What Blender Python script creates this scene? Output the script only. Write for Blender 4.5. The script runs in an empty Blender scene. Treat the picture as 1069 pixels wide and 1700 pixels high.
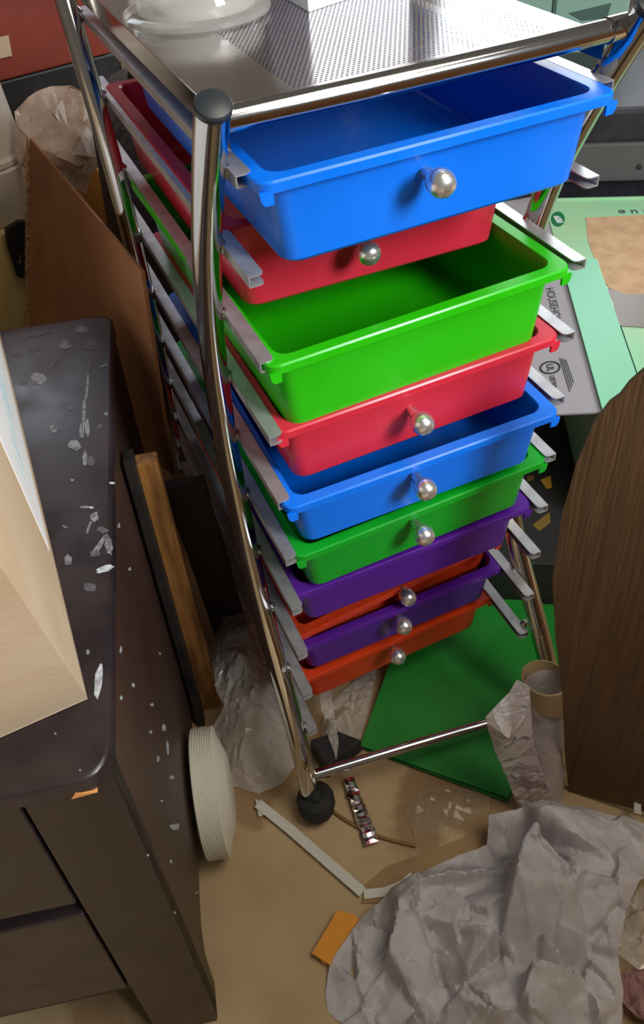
import bpy, bmesh, math, random
import numpy as np
from mathutils import Vector, Matrix, geometry

# ------------------------------------------------------------------ camera, world, lights, exposure
scene = bpy.context.scene
COL = scene.collection
FPX, CX, CY = 1394.3612, 494.945, 622.53            # focal length and principal point in pixels of the 1069 x 1700 frame
CAM = Vector((-0.3082, -0.4993, 1.0961))
RM = Matrix(((0.9134, -0.4000, -0.0759), (-0.3024, -0.5416, -0.7843), (0.2726, 0.7393, -0.6157)))   # right, down, forward
cam_data = bpy.data.cameras.new('camera')
cam = bpy.data.objects.new('camera', cam_data)
COL.objects.link(cam)
scene.camera = cam
cam_data.sensor_fit = 'HORIZONTAL'
cam_data.sensor_width = 36.0
cam_data.lens = FPX / 1069 * 36.0
cam_data.shift_x = (534.5 - CX) / 1069
cam_data.shift_y = (CY - 850) / 1069
cam_data.clip_start = 0.02
rt, dn, fw = (Vector(r) for r in RM)
cam.matrix_world = Matrix((
    (rt.x, -dn.x, -fw.x, CAM.x),
    (rt.y, -dn.y, -fw.y, CAM.y),
    (rt.z, -dn.z, -fw.z, CAM.z),
    (0, 0, 0, 1)))

scene.view_settings.view_transform = 'Standard'
scene.view_settings.look = 'None'
scene.view_settings.gamma = 1.0
scene.view_settings.use_curve_mapping = False
scene.view_settings.exposure = 0.0

world = bpy.data.worlds.new('room_ambience')
scene.world = world
world.use_nodes = True
bg = world.node_tree.nodes['Background']
bg.inputs['Color'].default_value = (1.0, 0.93, 0.82, 1)
bg.inputs['Strength'].default_value = 0.13

def area(name, loc, target, sx, sy, power, color):
    d = bpy.data.lights.new(name, 'AREA')
    d.shape = 'RECTANGLE'; d.size = sx; d.size_y = sy; d.energy = power; d.color = color
    o = bpy.data.objects.new(name, d); COL.objects.link(o)
    o.location = loc
    o.rotation_euler = (Vector(target) - Vector(loc)).to_track_quat('-Z', 'Y').to_euler()
    return o
area('window_daylight', (1.02, -2.05, 2.15), (0.0, 0.1, 0.75), 0.75, 0.95, 102, (0.93, 0.97, 1.0))
area('ceiling_lamp_glow', (0.50, -0.70, 2.38), (0.0, -0.1, 0.0), 0.9, 0.9, 19.5, (1.0, 0.90, 0.74))
area('back_left_window_daylight', (-0.30, 2.32, 1.95), (0.05, 0.2, 0.6), 0.85, 0.75, 15, (0.78, 0.88, 1.0))
area('back_window_daylight', (1.75, 1.95, 1.55), (0.1, 0.2, 0.75), 0.9, 0.8, 15, (0.90, 0.96, 1.0))

# ------------------------------------------------------------------ helpers
def s2l(c):
    c /= 255.0
    return c / 12.92 if c <= 0.04045 else ((c + 0.055) / 1.055) ** 2.4
def rgb(r, g, b): return (s2l(r), s2l(g), s2l(b), 1.0)
def ray(u, v):
    d = Vector(((u - CX) / FPX, (v - CY) / FPX, 1.0))
    return RM.transposed() @ d
def at(u, v, z=None, y=None, x=None):
    """the point of the place that lies at height z (or depth y, or across x) and shows at (u, v) in the photograph"""
    d = ray(u, v)
    ax, val = (2, z) if z is not None else ((1, y) if y is not None else (0, x))
    return CAM + d * ((val - CAM[ax]) / d[ax])
def at_plane(u, v, p0, n):
    d = ray(u, v); n = Vector(n)
    return CAM + d * ((Vector(p0) - CAM).dot(n) / d.dot(n))

class MB:
    def __init__(self): self.v = []; self.f = []
    def add(self, vs, fs):
        b = len(self.v); self.v += [tuple(p) for p in vs]; self.f += [tuple(i + b for i in f) for f in fs]; return self
    def hexa(self, p):          # 8 points: bottom loop 0-3, top loop 4-7
        return self.add(p, [(3, 2, 1, 0), (4, 5, 6, 7), (0, 1, 5, 4), (1, 2, 6, 5), (2, 3, 7, 6), (3, 0, 4, 7)])
    def box(self, c, s, m=None):
        x, y, z = (k / 2 for k in s); c = Vector(c)
        p = [Vector(q) for q in ((-x, -y, -z), (x, -y, -z), (x, y, -z), (-x, y, -z), (-x, -y, z), (x, -y, z), (x, y, z), (-x, y, z))]
        if m: p = [m @ q for q in p]
        return self.hexa([q + c for q in p])
    def tube(self, path, r, n=12, caps=True):
        path = [Vector(p) for p in path]; rings = []; prev = None
        rr = r if isinstance(r, (list, tuple)) else [r] * len(path)
        for i, p in enumerate(path):
            t = (path[min(i + 1, len(path) - 1)] - path[max(i - 1, 0)]).normalized()
            a = prev if prev else (Vector((1, 0, 0)) if abs(t.x) < 0.9 else Vector((0, 1, 0)))
            a = (a - t * a.dot(t)).normalized(); prev = a; b = t.cross(a)
            rings.append([p + (a * math.cos(k * 2 * math.pi / n) + b * math.sin(k * 2 * math.pi / n)) * rr[i] for k in range(n)])
        vs = [q for g in rings for q in g]
        fs = [(i * n + k, i * n + (k + 1) % n, (i + 1) * n + (k + 1) % n, (i + 1) * n + k) for i in range(len(rings) - 1) for k in range(n)]
        if caps: fs += [tuple(range(n - 1, -1, -1)), tuple((len(rings) - 1) * n + k for k in range(n))]
        return self.add(vs, fs)
    def lathe(self, prof, c=(0, 0, 0), n=24, m=None, closed=False):
        c = Vector(c); vs = []
        for r, h in prof:
            for k in range(n):
                q = Vector((r * math.cos(k * 2 * math.pi / n), r * math.sin(k * 2 * math.pi / n), h))
                vs.append((m @ q if m else q) + c)
        N = len(prof)
        fs = [(i * n + k, i * n + (k + 1) % n, ((i + 1) % N) * n + (k + 1) % n, ((i + 1) % N) * n + k) for i in range(N if closed else N - 1) for k in range(n)]
        if not closed:
            fs += [tuple(range(n - 1, -1, -1)), tuple((N - 1) * n + k for k in range(n))]
        return self.add(vs, fs)
    def prism(self, poly, ex):  # polygon of 3D points pushed along ex
        n = len(poly); ex = Vector(ex); p = [Vector(q) for q in poly]
        return self.add(p + [q + ex for q in p], [tuple(range(n)), tuple(range(2 * n - 1, n - 1, -1))] + [(k, k + n, (k + 1) % n + n, (k + 1) % n) for k in range(n)])
    def loops(self, ls, cap0=True, cap1=True):
        n = len(ls[0])
        fs = [(i * n + k, i * n + (k + 1) % n, (i + 1) * n + (k + 1) % n, (i + 1) * n + k) for i in range(len(ls) - 1) for k in range(n)]
        if cap0: fs.append(tuple(range(n - 1, -1, -1)))
        if cap1: fs.append(tuple((len(ls) - 1) * n + k for k in range(n)))
        return self.add([q for l in ls for q in l], fs)
    def mesh(self, name, mat, smooth=None, bevel=None):
        me = bpy.data.meshes.new(name); me.from_pydata(self.v, [], self.f)
        bm = bmesh.new(); bm.from_mesh(me)
        bmesh.ops.recalc_face_normals(bm, faces=bm.faces)
        if bevel: bmesh.ops.bevel(bm, geom=bm.edges, offset=bevel, segments=2, affect='EDGES', profile=0.6)
        bm.to_mesh(me); bm.free()
        me.materials.append(mat)
        if smooth is not None:
            me.polygons.foreach_set('use_smooth', [True] * len(me.polygons))
            me.set_sharp_from_angle(angle=math.radians(smooth))
        return me
    def build(self, name, mat, parent=None, smooth=None, bevel=None, **tags):
        o = bpy.data.objects.new(name, self.mesh(name, mat, smooth, bevel)); COL.objects.link(o)
        place(o, parent, tags); return o

def place(o, parent, tags):
    if parent is not None:
        o.parent = parent
        o.matrix_parent_inverse = Matrix.Translation(parent.location).inverted() if parent.type == 'EMPTY' else Matrix()
    for k, v in tags.items(): o[k] = v
def empty(name, loc, **tags):
    o = bpy.data.objects.new(name, None); o.location = loc; o.empty_display_size = 0.05; COL.objects.link(o)
    for k, v in tags.items(): o[k] = v
    return o
def rrect(hx, y0, y1, r, z, n=4):
    pts = []
    for cx, cy, a0 in ((hx - r, y0 + r, -90), (hx - r, y1 - r, 0), (-hx + r, y1 - r, 90), (-hx + r, y0 + r, 180)):
        for k in range(n + 1):
            a = math.radians(a0 + 90 * k / n); pts.append(Vector((cx + r * math.cos(a), cy + r * math.sin(a), z)))
    return pts
def catmull(pts, n=6):
    pts = [Vector(p) for p in pts]; out = []
    for i in range(len(pts) - 1):
        p0, p1, p2, p3 = pts[max(i - 1, 0)], pts[i], pts[i + 1], pts[min(i + 2, len(pts) - 1)]
        for k in range(n):
            t = k / n
            out.append(0.5 * ((2 * p1) + (p2 - p0) * t + (2 * p0 - 5 * p1 + 4 * p2 - p3) * t * t + (3 * p1 - p0 - 3 * p2 + p3) * t ** 3))
    out.append(pts[-1]); return out

def inside(p, poly):
    c = False; n = len(poly)
    for i in range(n):
        a, b = poly[i], poly[i - 1]
        if (a[1] > p[1]) != (b[1] > p[1]) and p[0] < (b[0] - a[0]) * (p[1] - a[1]) / (b[1] - a[1]) + a[0]: c = not c
    return c
def cdt(pts, nb):
    r = geometry.delaunay_2d_cdt([Vector(p[:2]) for p in pts], [(i, (i + 1) % nb) for i in range(nb)], [], 1, 1e-6)
    return r[0], r[2], r[3]
def crumpled(name, outline, ctrl, mat, seed, coarse, fine, amp_c, amp_f, edge=0.012, parent=None, smooth=None, frame=None, creases=(), facets=(), **tags):
    """a creased sheet: outline and ctrl are 3D points; folds are flat facets between random points"""
    rnd = random.Random(seed)
    fr = frame or Matrix.Identity(3)            # rows: two in-sheet axes and the axis the folds stand out along
    loc = [fr @ Vector(p) for p in outline]; cl = [fr @ Vector(p) for p in ctrl]
    bd = []
    for i in range(len(loc)):
        a, b = loc[i], loc[(i + 1) % len(loc)]; m = max(1, int((b - a).length / edge))
        for k in range(m):
            q = a.lerp(b, k / m)
            if k: q = q + Vector((rnd.uniform(-1, 1), rnd.uniform(-1, 1), 0)) * edge * 0.12
            bd.append(q)
    poly = [(p.x, p.y) for p in loc]
    src = loc + cl
    def z0(x, y):
        sw = sz = 0
        for p in src:
            w = 1 / ((p.x - x) ** 2 + (p.y - y) ** 2 + 1e-6) ** 1.5; sw += w; sz += w * p.z
        z = sz / sw
        for (ax, ay, bx, by, h, wd) in creases:
            t = max(0, min(1, ((x - ax) * (bx - ax) + (y - ay) * (by - ay)) / ((bx - ax) ** 2 + (by - ay) ** 2)))
            d = math.hypot(x - ax - t * (bx - ax), y - ay - t * (by - ay)); z += h * max(0, 1 - d / wd)
        return z
    xs = [p[0] for p in poly]; ys = [p[1] for p in poly]
    def scatter(n):
        out = []; tries = 0
        while len(out) < n and tries < n * 40:
            tries += 1; p = (rnd.uniform(min(xs), max(xs)), rnd.uniform(min(ys), max(ys)))
            if inside(p, poly): out.append(p)
        return out
    big = [b.copy() for b in bd] + [Vector((x, y, z0(x, y) + rnd.uniform(-1, 1) * amp_c)) for x, y in scatter(coarse)]
    cv, cf, co = cdt(big, len(bd))
    cz = [(big[o[0]].z if o else z0(v.x, v.y)) for v, o in zip(cv, co)]
    tris = []
    for t in cf:
        a, b, c = (cv[i] for i in t[:3]); d = (b.y - c.y) * (a.x - c.x) + (c.x - b.x) * (a.y - c.y)
        if abs(d) > 1e-12: tris.append((a, b, c, d, [cz[i] for i in t[:3]]))
    def zc(x, y):
        for a, b, c, d, zz in tris:
            u = ((b.y - c.y) * (x - c.x) + (c.x - b.x) * (y - c.y)) / d; w = ((c.y - a.y) * (x - c.x) + (a.x - c.x) * (y - c.y)) / d
            if u >= -1e-4 and w >= -1e-4 and u + w <= 1.0001: return u * zz[0] + w * zz[1] + (1 - u - w) * zz[2]
        return z0(x, y)
    small = [b.copy() for b in bd] + [Vector((x, y, zc(x, y) + rnd.uniform(-1, 1) * amp_f)) for x, y in scatter(fine)] \
        + [v.copy() for v in big[len(bd):]]
    fv, ff, fo = cdt(small, len(bd))
    if facets:
        nr = np.random.RandomState(seed); XY = np.array([(v.x, v.y) for v in fv]); dz = np.zeros(len(XY))
        lo_, hi_ = XY.min(0), XY.max(0)
        for cnt, tilt, tau in facets:
            c = lo_ + nr.rand(cnt, 2) * (hi_ - lo_); g = nr.normal(0, tilt, (cnt, 2))
            dv = XY[:, None, :] - c[None]; d = np.hypot(dv[..., 0], dv[..., 1]); w = np.exp(-(d - d.min(1, keepdims=True)) / tau); w /= w.sum(1, keepdims=True)
            dz += (w * (dv * g[None]).sum(-1)).sum(1)
        bxy = np.array([(p.x, p.y) for p in bd])
        for i, v in enumerate(fv):
            e = np.hypot(*(bxy - XY[i]).T).min(); k_ = min(1.0, 0.25 + e / 0.03)
            if fo[i] and fo[i][0] < len(bd): k_ = 0.25
            if fo[i]: small[fo[i][0]].z = small[fo[i][0]].z + float(dz[i]) * k_
    inv = fr.transposed()
    vs = [inv @ Vector((v.x, v.y, small[o[0]].z if o else zc(v.x, v.y))) for v, o in zip(fv, fo)]
    mb = MB(); mb.add(vs, ff)
    return mb.build(name, mat, parent, smooth, **tags)

# ------------------------------------------------------------------ materials
def mat(name, col, rough=0.5, metal=0.0, col2=None, scale=20, detail=4, stretch=(1, 1, 1), lo=0.4, hi=0.65, bump=0.0, bscale=None, alpha=1.0, transl=0.0, coat=0.0, spec=0.5, bdist=0.002, col3=None, scale3=4, lo3=0.5, hi3=0.6, rough2=None):
    m = bpy.data.materials.new(name); m.use_nodes = True
    nt = m.node_tree; N = nt.nodes; L = nt.links; b = N['Principled BSDF']
    b.inputs['Base Color'].default_value = col; b.inputs['Roughness'].default_value = rough; b.inputs['Metallic'].default_value = metal
    b.inputs['Coat Weight'].default_value = coat; b.inputs['Coat Roughness'].default_value = 0.08
    b.inputs['Specular IOR Level'].default_value = spec; b.inputs['Alpha'].default_value = alpha
    tc = N.new('ShaderNodeTexCoord'); mp = N.new('ShaderNodeMapping'); mp.inputs['Scale'].default_value = stretch
    L.new(tc.outputs['Object'], mp.inputs['Vector'])
    out = None
    def noise(sc, dt):
        n = N.new('ShaderNodeTexNoise'); n.inputs['Scale'].default_value = sc; n.inputs['Detail'].default_value = dt
        L.new(mp.outputs['Vector'], n.inputs['Vector']); return n
    def ramp(src, a, z):
        r = N.new('ShaderNodeMapRange'); r.inputs['From Min'].default_value = a; r.inputs['From Max'].default_value = z
        L.new(src, r.inputs['Value']); return r.outputs['Result']
    if col2:
        f = ramp(noise(scale, detail).outputs['Fac'], lo, hi)
        x = N.new('ShaderNodeMix'); x.data_type = 'RGBA'; x.inputs['A'].default_value = col; x.inputs['B'].default_value = col2
        L.new(f, x.inputs['Factor']); out = x.outputs['Result']
        if rough2 is not None:
            y = N.new('ShaderNodeMix'); y.data_type = 'FLOAT'; y.inputs['A'].default_value = rough; y.inputs['B'].default_value = rough2
            L.new(f, y.inputs['Factor']); L.new(y.outputs['Result'], b.inputs['Roughness'])
    if col3:
        f = ramp(noise(scale3, 6).outputs['Fac'], lo3, hi3)
        x = N.new('ShaderNodeMix'); x.data_type = 'RGBA'; x.inputs['B'].default_value = col3
        if out: L.new(out, x.inputs['A'])
        else: x.inputs['A'].default_value = col
        L.new(f, x.inputs['Factor']); out = x.outputs['Result']
    if out: L.new(out, b.inputs['Base Color'])
    if bump:
        bn = N.new('ShaderNodeBump'); bn.inputs['Strength'].default_value = bump; bn.inputs['Distance'].default_value = bdist
        L.new(noise(bscale or scale * 3, 5).outputs['Fac'], bn.inputs['Height']); L.new(bn.outputs['Normal'], b.inputs['Normal'])
    if transl:
        tl = N.new('ShaderNodeBsdfTranslucent'); mx = N.new('ShaderNodeMixShader'); mx.inputs['Fac'].default_value = transl
        if out: L.new(out, tl.inputs['Color'])
        else: tl.inputs['Color'].default_value = col
        L.new(b.outputs['BSDF'], mx.inputs[1]); L.new(tl.outputs['BSDF'], mx.inputs[2]); L.new(mx.outputs['Shader'], N['Material Output'].inputs['Surface'])
    return m
def plastic(name, c): return mat(name, c, 0.27, spec=0.45, col2=tuple(min(1, k * 1.12 + 0.01) for k in c[:3]) + (1,), scale=9, lo=0.45, hi=0.8, transl=0.11, rough2=0.38)
M = dict(
    chrome=mat('chrome', (0.58, 0.57, 0.56, 1), 0.10, 1.0, bump=0.04, bscale=60, bdist=0.0006),
    steel=mat('rail_steel', (0.62, 0.62, 0.64, 1), 0.34, 0.72, col2=(0.5, 0.5, 0.52, 1), scale=60, bump=0.05, bscale=140, bdist=0.0004),
    knob=mat('knob_chrome', (0.92, 0.92, 0.92, 1), 0.26, 0.9, col2=(0.55, 0.53, 0.52, 1), scale=240, lo=0.5, hi=0.75, rough2=0.35),
    cap=mat('black_rubber_cap', rgb(40, 44, 48), 0.38),
    caster=mat('black_caster_plastic', rgb(22, 23, 26), 0.75, col2=rgb(40, 40, 42), scale=60),
    blue=plastic('blue_plastic', rgb(0, 116, 238)), red=plastic('red_plastic', rgb(206, 42, 62)), green=plastic('lime_green_plastic', rgb(38, 186, 8)),
    green2=plastic('green_plastic', rgb(10, 165, 36)), purple=plastic('purple_plastic', rgb(88, 28, 150)), orange=plastic('orange_red_plastic', rgb(222, 66, 24)),
    card=mat('cardboard', rgb(206, 182, 152), 0.85, col2=rgb(196, 170, 138), scale=10, stretch=(1, 1, 1), bump=0.15, bscale=200),
    card_panel=mat('brown_cardboard_sheet', rgb(164, 112, 72), 0.85, col2=rgb(148, 96, 60), scale=8, stretch=(1, 1, 1), bump=0.1, bscale=200),
    card_scrap=mat('flat_tan_card', rgb(160, 130, 92), 0.8, col2=rgb(146, 116, 80), scale=14),
    card_edge=mat('torn_cardboard_edge', rgb(198, 158, 112), 0.9, col2=rgb(120, 86, 54), scale=160),
    card_dark=mat('ribbed_brown_cardboard', rgb(108, 80, 50), 0.65, col2=rgb(86, 62, 38), scale=30, stretch=(6, 6, 0.25), lo=0.35, hi=0.7, bump=0.35, bscale=60, bdist=0.003),
    paper=mat('grey_packing_paper', rgb(204, 201, 204), 0.85, col2=rgb(192, 188, 192), scale=25, bump=0.25, bscale=160, bdist=0.0015, transl=0.1),
    white=mat('white_card', rgb(240, 240, 244), 0.5), label=mat('white_paper_label', rgb(254, 254, 254), 0.45), ink=mat('black_print', rgb(24, 26, 30), 0.6),
    greyink=mat('faded_grey_print', rgb(78, 78, 84), 0.7), blueink=mat('pale_blue_print', rgb(130, 170, 182), 0.6),
    wood_black=mat('black_brown_veneer', rgb(34, 26, 28), 0.29, col2=rgb(46, 35, 36), scale=18, stretch=(1, 1, 1), bump=0.05, bscale=120, rough2=0.42),
    wood_side=mat('dark_brown_veneer', rgb(62, 42, 34), 0.42, col2=rgb(50, 34, 30), scale=10, col3=rgb(84, 62, 50), scale3=5, lo3=0.55, hi3=0.8),
    paint=mat('dried_pale_paint', rgb(150, 148, 152), 0.6, col2=rgb(100, 96, 100), scale=160, alpha=0.62), paint_white=mat('dried_white_paint', rgb(196, 202, 208), 0.6, col2=rgb(140, 142, 146), scale=200, alpha=0.85),
    paint_faint=mat('faint_paint_smear', rgb(110, 106, 112), 0.6, alpha=0.4, col2=rgb(90, 86, 90), scale=120),
    bare_wood=mat('bare_orange_wood', rgb(206, 140, 78), 0.6),
    plank=mat('varnished_wood_plank', rgb(150, 102, 50), 0.5, col2=rgb(104, 66, 32), scale=16, stretch=(6, 6, 0.5), bump=0.15, bscale=40),
    black=mat('black_painted_board', rgb(20, 19, 20), 0.5, col2=rgb(34, 32, 32), scale=30), darkboard=mat('dark_reddish_board', rgb(52, 36, 30), 0.6, col2=rgb(40, 28, 24), scale=12),
    floor=mat('stained_tan_floor', rgb(190, 166, 128), 0.72, col2=rgb(176, 150, 112), scale=9, detail=8, col3=rgb(152, 124, 88), scale3=5, lo3=0.52, hi3=0.56, bump=0.08, bscale=60, bdist=0.0015),
    wall=mat('dull_plaster', rgb(120, 108, 96), 0.9, col2=rgb(104, 94, 84), scale=4),
    film=mat('clear_plastic_film', rgb(226, 220, 212), 0.16, alpha=0.5, bump=0.3, bscale=70, bdist=0.003, spec=0.9), bubble=mat('bubble_film', rgb(190, 180, 180), 0.3, alpha=0.88, bump=0.5, bscale=160, bdist=0.003, spec=0.8),
    thinfilm=mat('thin_clear_film', rgb(206, 190, 166), 0.14, alpha=0.22, spec=0.9),
    foil=mat('silver_foil', (0.78, 0.74, 0.76, 1), 0.16, 1.0, col2=(0.42, 0.20, 0.26, 1), scale=70, lo=0.56, hi=0.66),
    cream=mat('cream_tape_ring', rgb(206, 180, 138), 0.5, transl=0.2), plate=mat('white_foam_plate', rgb(226, 222, 206), 0.55), strip=mat('white_plastic_strip', rgb(212, 212, 204), 0.45),
    orange_scrap=mat('orange_paper_scrap', rgb(226, 150, 34), 0.55), cord=mat('brown_cord', rgb(140, 108, 68), 0.8),
    folder=mat('green_folder_card', rgb(16, 132, 38), 0.5), folder2=mat('darker_green_folder_card', rgb(24, 112, 40), 0.55),
    mint=mat('mint_green_carton', rgb(146, 206, 164), 0.42, col2=rgb(164, 204, 156), scale=6, lo=0.4, hi=0.7), mint2=mat('mint_green_carton_flap', rgb(130, 206, 168), 0.38), grey=mat('grey_carton_side', rgb(166, 162, 168), 0.55), torn=mat('torn_brown_liner', rgb(202, 168, 132), 0.85, col2=rgb(186, 150, 116), scale=30, bump=0.2),
    badge=mat('dark_green_badge', rgb(24, 112, 70), 0.5), tape=mat('brown_packing_tape', rgb(176, 156, 140), 0.2, spec=0.8), tape_dark=mat('grey_packing_tape', rgb(112, 100, 88), 0.3),
    teal=mat('grey_green_plastic', rgb(134, 168, 152), 0.45), teal_dark=mat('dark_grey_green_plastic', rgb(70, 96, 88), 0.5),
    gadget=mat('black_appliance_plastic', rgb(28, 28, 34), 0.4, col2=rgb(40, 40, 46), scale=30), gadget_grey=mat('grey_appliance_band', rgb(78, 76, 78), 0.45), yellow=mat('yellow_print', rgb(214, 168, 50), 0.6), dimyellow=mat('dim_yellow_print', rgb(120, 96, 40), 0.6), navy=mat('dark_printed_carton', rgb(38, 38, 38), 0.6),
    rust=mat('orange_red_box', rgb(122, 40, 20), 0.6, col2=rgb(110, 34, 17), scale=6), beige=mat('beige_label', rgb(186, 160, 136), 0.7), bucket=mat('off_white_bucket', rgb(206, 196, 186), 0.45), bag=mat('pinkish_white_bag', rgb(206, 184, 168), 0.4, transl=0.25, col2=rgb(180, 154, 138), scale=30),
    paleyellow=mat('pale_yellow_carton', rgb(198, 172, 112), 0.7), tan=mat('tan_box_tape', rgb(196, 158, 108), 0.6), pink=mat('dusty_pink_cloth', rgb(166, 124, 122), 0.9, col2=rgb(140, 104, 104), scale=60, bump=0.4), mustard=mat('mustard_cardboard', rgb(186, 128, 58), 0.8),
    glass=mat('clear_hard_plastic', rgb(196, 194, 188), 0.08, alpha=0.36, spec=0.9), greypad=mat('grey_woven_pad', rgb(92, 88, 92), 0.8, col2=rgb(64, 60, 64), scale=120),
)
def perforated():
    m = mat('perforated_steel', (0.66, 0.64, 0.64, 1), 0.16, 1.0)
    nt = m.node_tree; N = nt.nodes; L = nt.links; b = N['Principled BSDF']
    tc = N.new('ShaderNodeTexCoord'); sp = N.new('ShaderNodeSeparateXYZ'); L.new(tc.outputs['Object'], sp.inputs['Vector'])
    def mt(op, a, c, d=None):
        n = N.new('ShaderNodeMath'); n.operation = op
        for i, q in enumerate((a, c, d)):
            if q is None: continue
            if isinstance(q, (int, float)): n.inputs[i].default_value = q
            else: L.new(q, n.inputs[i])
        return n.outputs[0]
    p = 0.0042
    y = mt('DIVIDE', sp.outputs['Y'], p * 0.87); row = mt('FLOOR', y, 0); fy = mt('SUBTRACT', mt('FRACT', y, 0), 0.5)
    x = mt('ADD', mt('DIVIDE', sp.outputs['X'], p), mt('MULTIPLY', mt('MODULO', mt('ADD', row, 1000), 2), 0.5))
    fx = mt('SUBTRACT', mt('FRACT', mt('ADD', x, 100), 0), 0.5)
    d = mt('ADD', mt('MULTIPLY', fx, fx), mt('MULTIPLY', mt('MULTIPLY', fy, fy), 0.76))
    hole = mt('LESS_THAN', d, 0.072)
    inx = mt('LESS_THAN', mt('ABSOLUTE', mt('SUBTRACT', sp.outputs['X'], 0.017), 0), 0.108)
    iny = mt('LESS_THAN', mt('ABSOLUTE', mt('SUBTRACT', sp.outputs['Y'], 0.257), 0), 0.213)
    msk = mt('MULTIPLY', hole, mt('MULTIPLY', inx, iny))
    L.new(mt('SUBTRACT', 1.0, msk), b.inputs['Alpha'])
    return m
M['perf'] = perforated()

def text(name, body, size, mtx, material, parent, depth=0.0003):
    cu = bpy.data.curves.new(name, 'FONT'); cu.body = body; cu.size = size; cu.align_x = 'CENTER'; cu.align_y = 'CENTER'; cu.extrude = depth
    t = bpy.data.objects.new('tmp_text', cu); COL.objects.link(t)
    dg = bpy.context.evaluated_depsgraph_get(); me = bpy.data.meshes.new_from_object(t.evaluated_get(dg))
    bpy.data.objects.remove(t); me.transform(mtx); me.materials.clear(); me.materials.append(material)
    o = bpy.data.objects.new(name, me); COL.objects.link(o); place(o, parent, {}); return o
def frame_mtx(o, ex, ez):
    """local x along ex, local z along ez, at o"""
    ex = Vector(ex).normalized(); ez = Vector(ez).normalized(); ey = ez.cross(ex)
    return Matrix(((ex.x, ey.x, ez.x, o[0]), (ex.y, ey.y, ez.y, o[1]), (ex.z, ey.z, ez.z, o[2]), (0, 0, 0, 1)))

# ------------------------------------------------------------------ setting
MB().box((0.4, -0.2, -0.02), (5.0, 5.2, 0.04)).build('floor', M['floor'], kind='structure', label='tan stained floor littered with plastic, card and paper')
MB().box((0.4, 2.45, 1.2), (5.0, 0.1, 2.4)).build('wall_back', M['wall'], kind='structure', label='dull plaster wall far behind the cart')
MB().box((-1.95, -0.2, 1.2), (0.1, 5.2, 2.4)).build('wall_left', M['wall'], kind='structure', label='dull plaster wall beyond the nightstand')

# ------------------------------------------------------------------ the drawer cart
S, RAILTOP, RW, RLEN = 0.07846, 0.86, 0.155, 0.514
cart = empty('drawer_cart', (0, 0.257, 0), label='tall chrome rolling cart with ten coloured plastic drawers and a perforated top tray', category='cart')
PY = [(0.913, -0.012), (0.876, 0.010), (0.82, 0.040), (0.754, 0.070), (0.682, 0.092), (0.605, 0.104), (0.525, 0.108), (0.443, 0.101), (0.359, 0.088), (0.277, 0.065), (0.201, 0.032), (0.117, 0.0), (0.045, -0.012)]
PR = 0.0118
for sx in (-1, 1):
    for rear in (0, 1):
        pts = []
        for z, y in PY:
            if sx > 0 and not rear and z < 0.25: y -= 0.045 * (0.25 - z) / 0.2
            pts.append((sx * (RW + PR), RLEN - y if rear else y, z))
        p = catmull(pts, 5)
        post = MB().tube(p, PR, 18).build('post', M['chrome'], cart, 40, label='curved chrome tube post')
        top = p[0]; ax = (p[0] - p[1]).normalized(); q = ax.to_track_quat('Z', 'Y').to_matrix()
        MB().lathe([(PR * 1.02, -0.002), (PR * 1.05, -0.001), (PR * 1.05, 0.0022), (PR * 0.97, 0.0036), (PR * 0.72, 0.0046), (PR * 0.25, 0.0052)], top, 24, q).build('end_cap', M['cap'], post, 30, label='domed black plastic cap')
        for k in range(10):      # weld notch collars where the rails meet the post
            pass
        # caster under the post
        f = Vector(pts[-1]); side = 1 if rear else -1
        if sx < 0 and not rear: f = f + Vector((0.0, 0.0, 0.0))
        wx, wy = f.x - 0.004 * sx, f.y - 0.008
        rot = Matrix.Rotation(math.radians(35 if not rear else -20), 3, 'Z') @ Matrix.Rotation(math.radians(90), 3, 'Y')
        c = MB().lathe([(0.006, -0.013), (0.0185, -0.012), (0.021, -0.007), (0.021, 0.007), (0.0185, 0.012), (0.006, 0.013)], (wx, wy, 0.021), 24, rot).build('caster', M['caster'], cart, 40, label='black caster wheel')
        MB().lathe([(0.0235, -0.012), (0.0245, -0.004), (0.0240, 0.004), (0.020, 0.0085), (0.010, 0.012), (0.007, 0.018)], (wx, wy, 0.030), 14).build('caster_hood', M['caster'], c, 25)
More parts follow.
